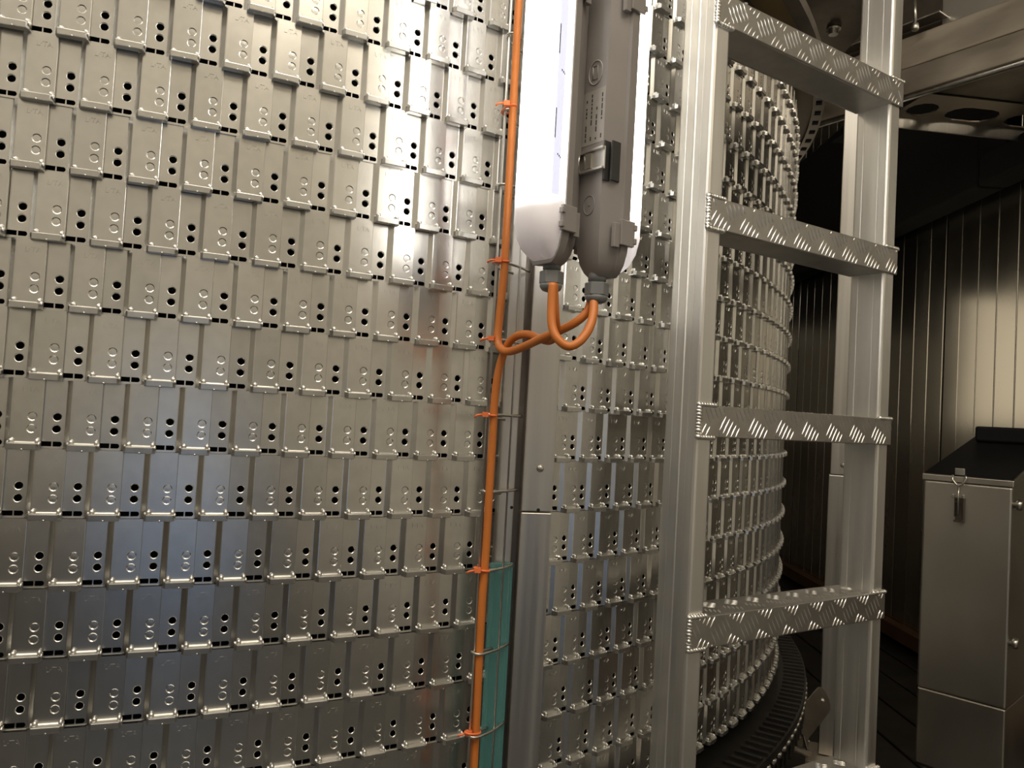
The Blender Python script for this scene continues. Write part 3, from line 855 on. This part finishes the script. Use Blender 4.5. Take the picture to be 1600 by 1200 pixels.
b = MB(); k0 = binpt(1501, 738, .004); b.obox(k0, fxb, fyb, Zv, (-.011, .011), (-.003, .003), (-.007, .010)); b.build('latch_keeper', m_stain, la, bevel=.001)
seg3('latch_loop', [(1491, 742, .008), (1490, 749, .011), (1495, 755, .011), (1500, 760, .012), (1508, 755, .011), (1512, 748, .011), (1510, 741, .008)], .0025)
seg3('latch_rod', [(1500, 760, .012), (1500, 775, .014), (1500, 803, .016)], .0023)
b = MB(); k0 = binpt(1500, 775, .006); b.obox(k0, fxb, fyb, Zv, (-.015, -.010), (-.006, .005), (-.005, .004)); b.obox(k0, fxb, fyb, Zv, (.006, .012), (-.006, .005), (-.005, .004)); b.build('latch_pivot', m_wire, la, bevel=.0012)
zz1, zz0 = binpt(1500, 778).z, binpt(1500, 815).z
k0 = binpt(1500, 795, 0); k0.z = 0
b = MB()
b.obox(k0, fxb, fyb, Zv, (-.010, .012), (-.003, .0005), (zz0, zz1))
b.obox(k0, fxb, fyb, Zv, (-.010, -.0075), (-.012, -.003), (zz0 + .012, zz1))
b.obox(k0, fxb, fyb, Zv, (.0085, .012), (-.012, -.003), (zz0, zz1))
b.obox(k0, fxb, fyb, Zv, (-.010, .012), (-.015, -.011), (zz0 - .001, zz0 + .004))
b.obox(k0, fxb, fyb, Zv, (-.010, .010), (-.012, -.009), (zz1 - .012, zz1 - .009))
b.build('latch_lever', m_dark, la, bevel=.0005, seg=1)
for py in (790, 1006):
    c = at(1596, py, 1.83)
    c2 = b0 + fxb * bw + fyb * .012; c2.z = c.z
    b = MB(); b.lathe([(.008, -.001), (.008, .006), (.013, .008), (.013, .016), (.009, .02)], c2, fxb, 12); b.build('side_knob', m_wire, binn)

# ------------------------------------------------------------------ overhead deck, beams
ZD = HC + .95
p0 = at(1410, 150, 2.17); p1 = at(1600, 92, 1.92)
bd = Vector((p1.x - p0.x, p1.y - p0.y, 0)).normalized(); bn = Vector((-bd.y, bd.x, 0))
if bn.dot(Vector((1, 1, 0))) < 0: bn = -bn        # away from the camera
pb = Vector((p0.x, p0.y, 0))
ob = empty('deck_beam', pb + Zv * ZD, 'brown stained steel box beam overhead at the right of the ladder', 'beam')
b = MB(); b.obox(pb, bd, bn, Zv, (-.38, .66), (0, .03), (ZD, ZD + .074)); b.build('lower_flange', m_beam, ob, bevel=.003)
b = MB(); b.obox(pb, bd, bn, Zv, (-.38, .66), (.004, .03), (ZD + .076, ZD + .165)); b.build('upper_flange', m_beam, ob, bevel=.003)
b = MB(); b.tube([pb + bd * -.38 + bn * .016 + Zv * (ZD - .004), pb + bd * .66 + bn * .016 + Zv * (ZD - .004)], .009, 12); b.build('round_edge', m_stain, ob)
# deck soffit between beam and slotted rail
q0, q1 = at(1400, 184, 2.31), at(1600, 200, 2.36)
sd = Vector((q1.x - q0.x, q1.y - q0.y, 0)).normalized(); sn = Vector((-sd.y, sd.x, 0))
qb = Vector((q0.x, q0.y, 0))
smin = (.034 - ((qb + sn * -.161) - pb).dot(bn)) / sd.dot(bn)
rl = empty('slotted_rail', qb + Zv * ZD, 'dark steel rail with long slots at the rear edge of the overhead deck', 'rail')
b = MB(); b.obox(qb, sd, sn, Zv, (smin, .49), (0, .004), (ZD - .036, ZD + .004)); b.build('rail_lip', m_stain, rl, bevel=.001)
b = MB()
step = .19
loops = [[Vector((smin, -.16, 0)), Vector((.49, -.16, 0)), Vector((.49, 0, 0)), Vector((smin, 0, 0))]]
slots = []
for k in range(4):
    a0 = max(-.278 + k * step + .02, smin + .015); a1 = -.278 + (k + 1) * step - .015
    if a1 - a0 < .03: continue
    c0, rr_ = -.058, .046
    l = [Vector((a1 - rr_ + rr_ * sin(q), c0 - rr_ * cos(q), 0)) for q in [pi * i / 6 for i in range(7)]] + [Vector((a0 + rr_ - rr_ * sin(q), c0 + rr_ * cos(q), 0)) for q in [pi * i / 6 for i in range(7)]]
    loops.append(l); slots.append(l)
tr = tessellate_polygon(loops); flat = [p for l in loops for p in l]
for z in (0, .004):
    b.add([qb + sd * p.x + sn * p.y + Zv * (ZD + z) for p in flat], [tuple(t_) for t_ in tr])
for l in slots:
    n = len(l)
    b.add([qb + sd * p.x + sn * p.y + Zv * (ZD + z) for z in (0, .004) for p in l], [(i, (i + 1) % n, n + (i + 1) % n, n + i) for i in range(n)])
b.build('slotted_flange', m_beam, rl)
# dark deck plate above
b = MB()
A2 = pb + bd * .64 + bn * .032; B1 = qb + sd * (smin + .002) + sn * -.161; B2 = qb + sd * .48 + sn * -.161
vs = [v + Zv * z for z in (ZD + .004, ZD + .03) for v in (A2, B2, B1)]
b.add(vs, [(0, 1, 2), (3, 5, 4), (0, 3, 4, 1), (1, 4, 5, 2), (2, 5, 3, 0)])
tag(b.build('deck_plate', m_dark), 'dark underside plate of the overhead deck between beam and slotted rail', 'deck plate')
b = MB(); b.obox(qb, sd, sn, Zv, (smin + .03, .34), (-.115, .4), (ZD + .06, ZD + .08)); tag(b.build('slot_shade', m_black), 'black sheet added above the slots of the overhead rail as their shade', 'cover')  # black sheet added so the rail slots look unlit
# panel, ledge and hanger above the beam
gp = empty('guard_panel', pb + bd * .1 + bn * .05 + Zv * (ZD + .165), 'pale grey steel guard panel above the brown beam at the upper right corner', 'panel')
b = MB(); b.obox(pb, bd, bn, Zv, (.085, .60), (.034, .040), (ZD + .155, ZD + .50)); b.build('pale_sheet', mat('pale_sheet_steel', (.66, .63, .58), 1, .38, noise=.06, nscale=8), gp, bevel=.001)
b = MB(); b.obox(pb, bd, bn, Zv, (-.30, .083), (.042, .05), (ZD + .14, ZD + .30)); b.build('dull_sheet', m_dark, gp, bevel=.001)
b = MB(); b.obox(pb, bd, bn, Zv, (-.30, .10), (-.01, .034), (ZD + .195, ZD + .199)); b.build('ledge', m_stain, gp)
hr_ = at(1430, 42, 2.12)
hg = empty('hanger_rod', hr_, 'thin steel hanger rod with a nut above the brown beam beside the ladder', 'rod')
b = MB(); b.tube([hr_, hr_ + Vector((-.004, 0, .09))], .004, 8); b.build('rod', m_wire, hg)
b = MB(); b.lathe([(.008, -.010), (.010, -.006), (.010, .006), (.008, .010)], hr_, (0, 0, 1), 8); b.build('nut', m_wire, hg)
# dark cover over the far side of the drum
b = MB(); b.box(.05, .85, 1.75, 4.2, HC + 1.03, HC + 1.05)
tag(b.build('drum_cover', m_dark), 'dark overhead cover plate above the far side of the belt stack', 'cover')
for px, py in ((1251, 24), (1302, 58)):
    c = at(px, py, 1.98); c.z = HC + 1.031
    b = MB(); b.lathe([(.012, -.02), (.012, -.010), (.018, -.009), (.018, 0)], c, (0, 0, 1), 10)
    tag(b.build('cover_bolt', m_wire), 'steel bolt head under the dark cover, ' + ('left one of the two' if px < 1280 else 'right one beside the ladder stile'), 'bolt', )
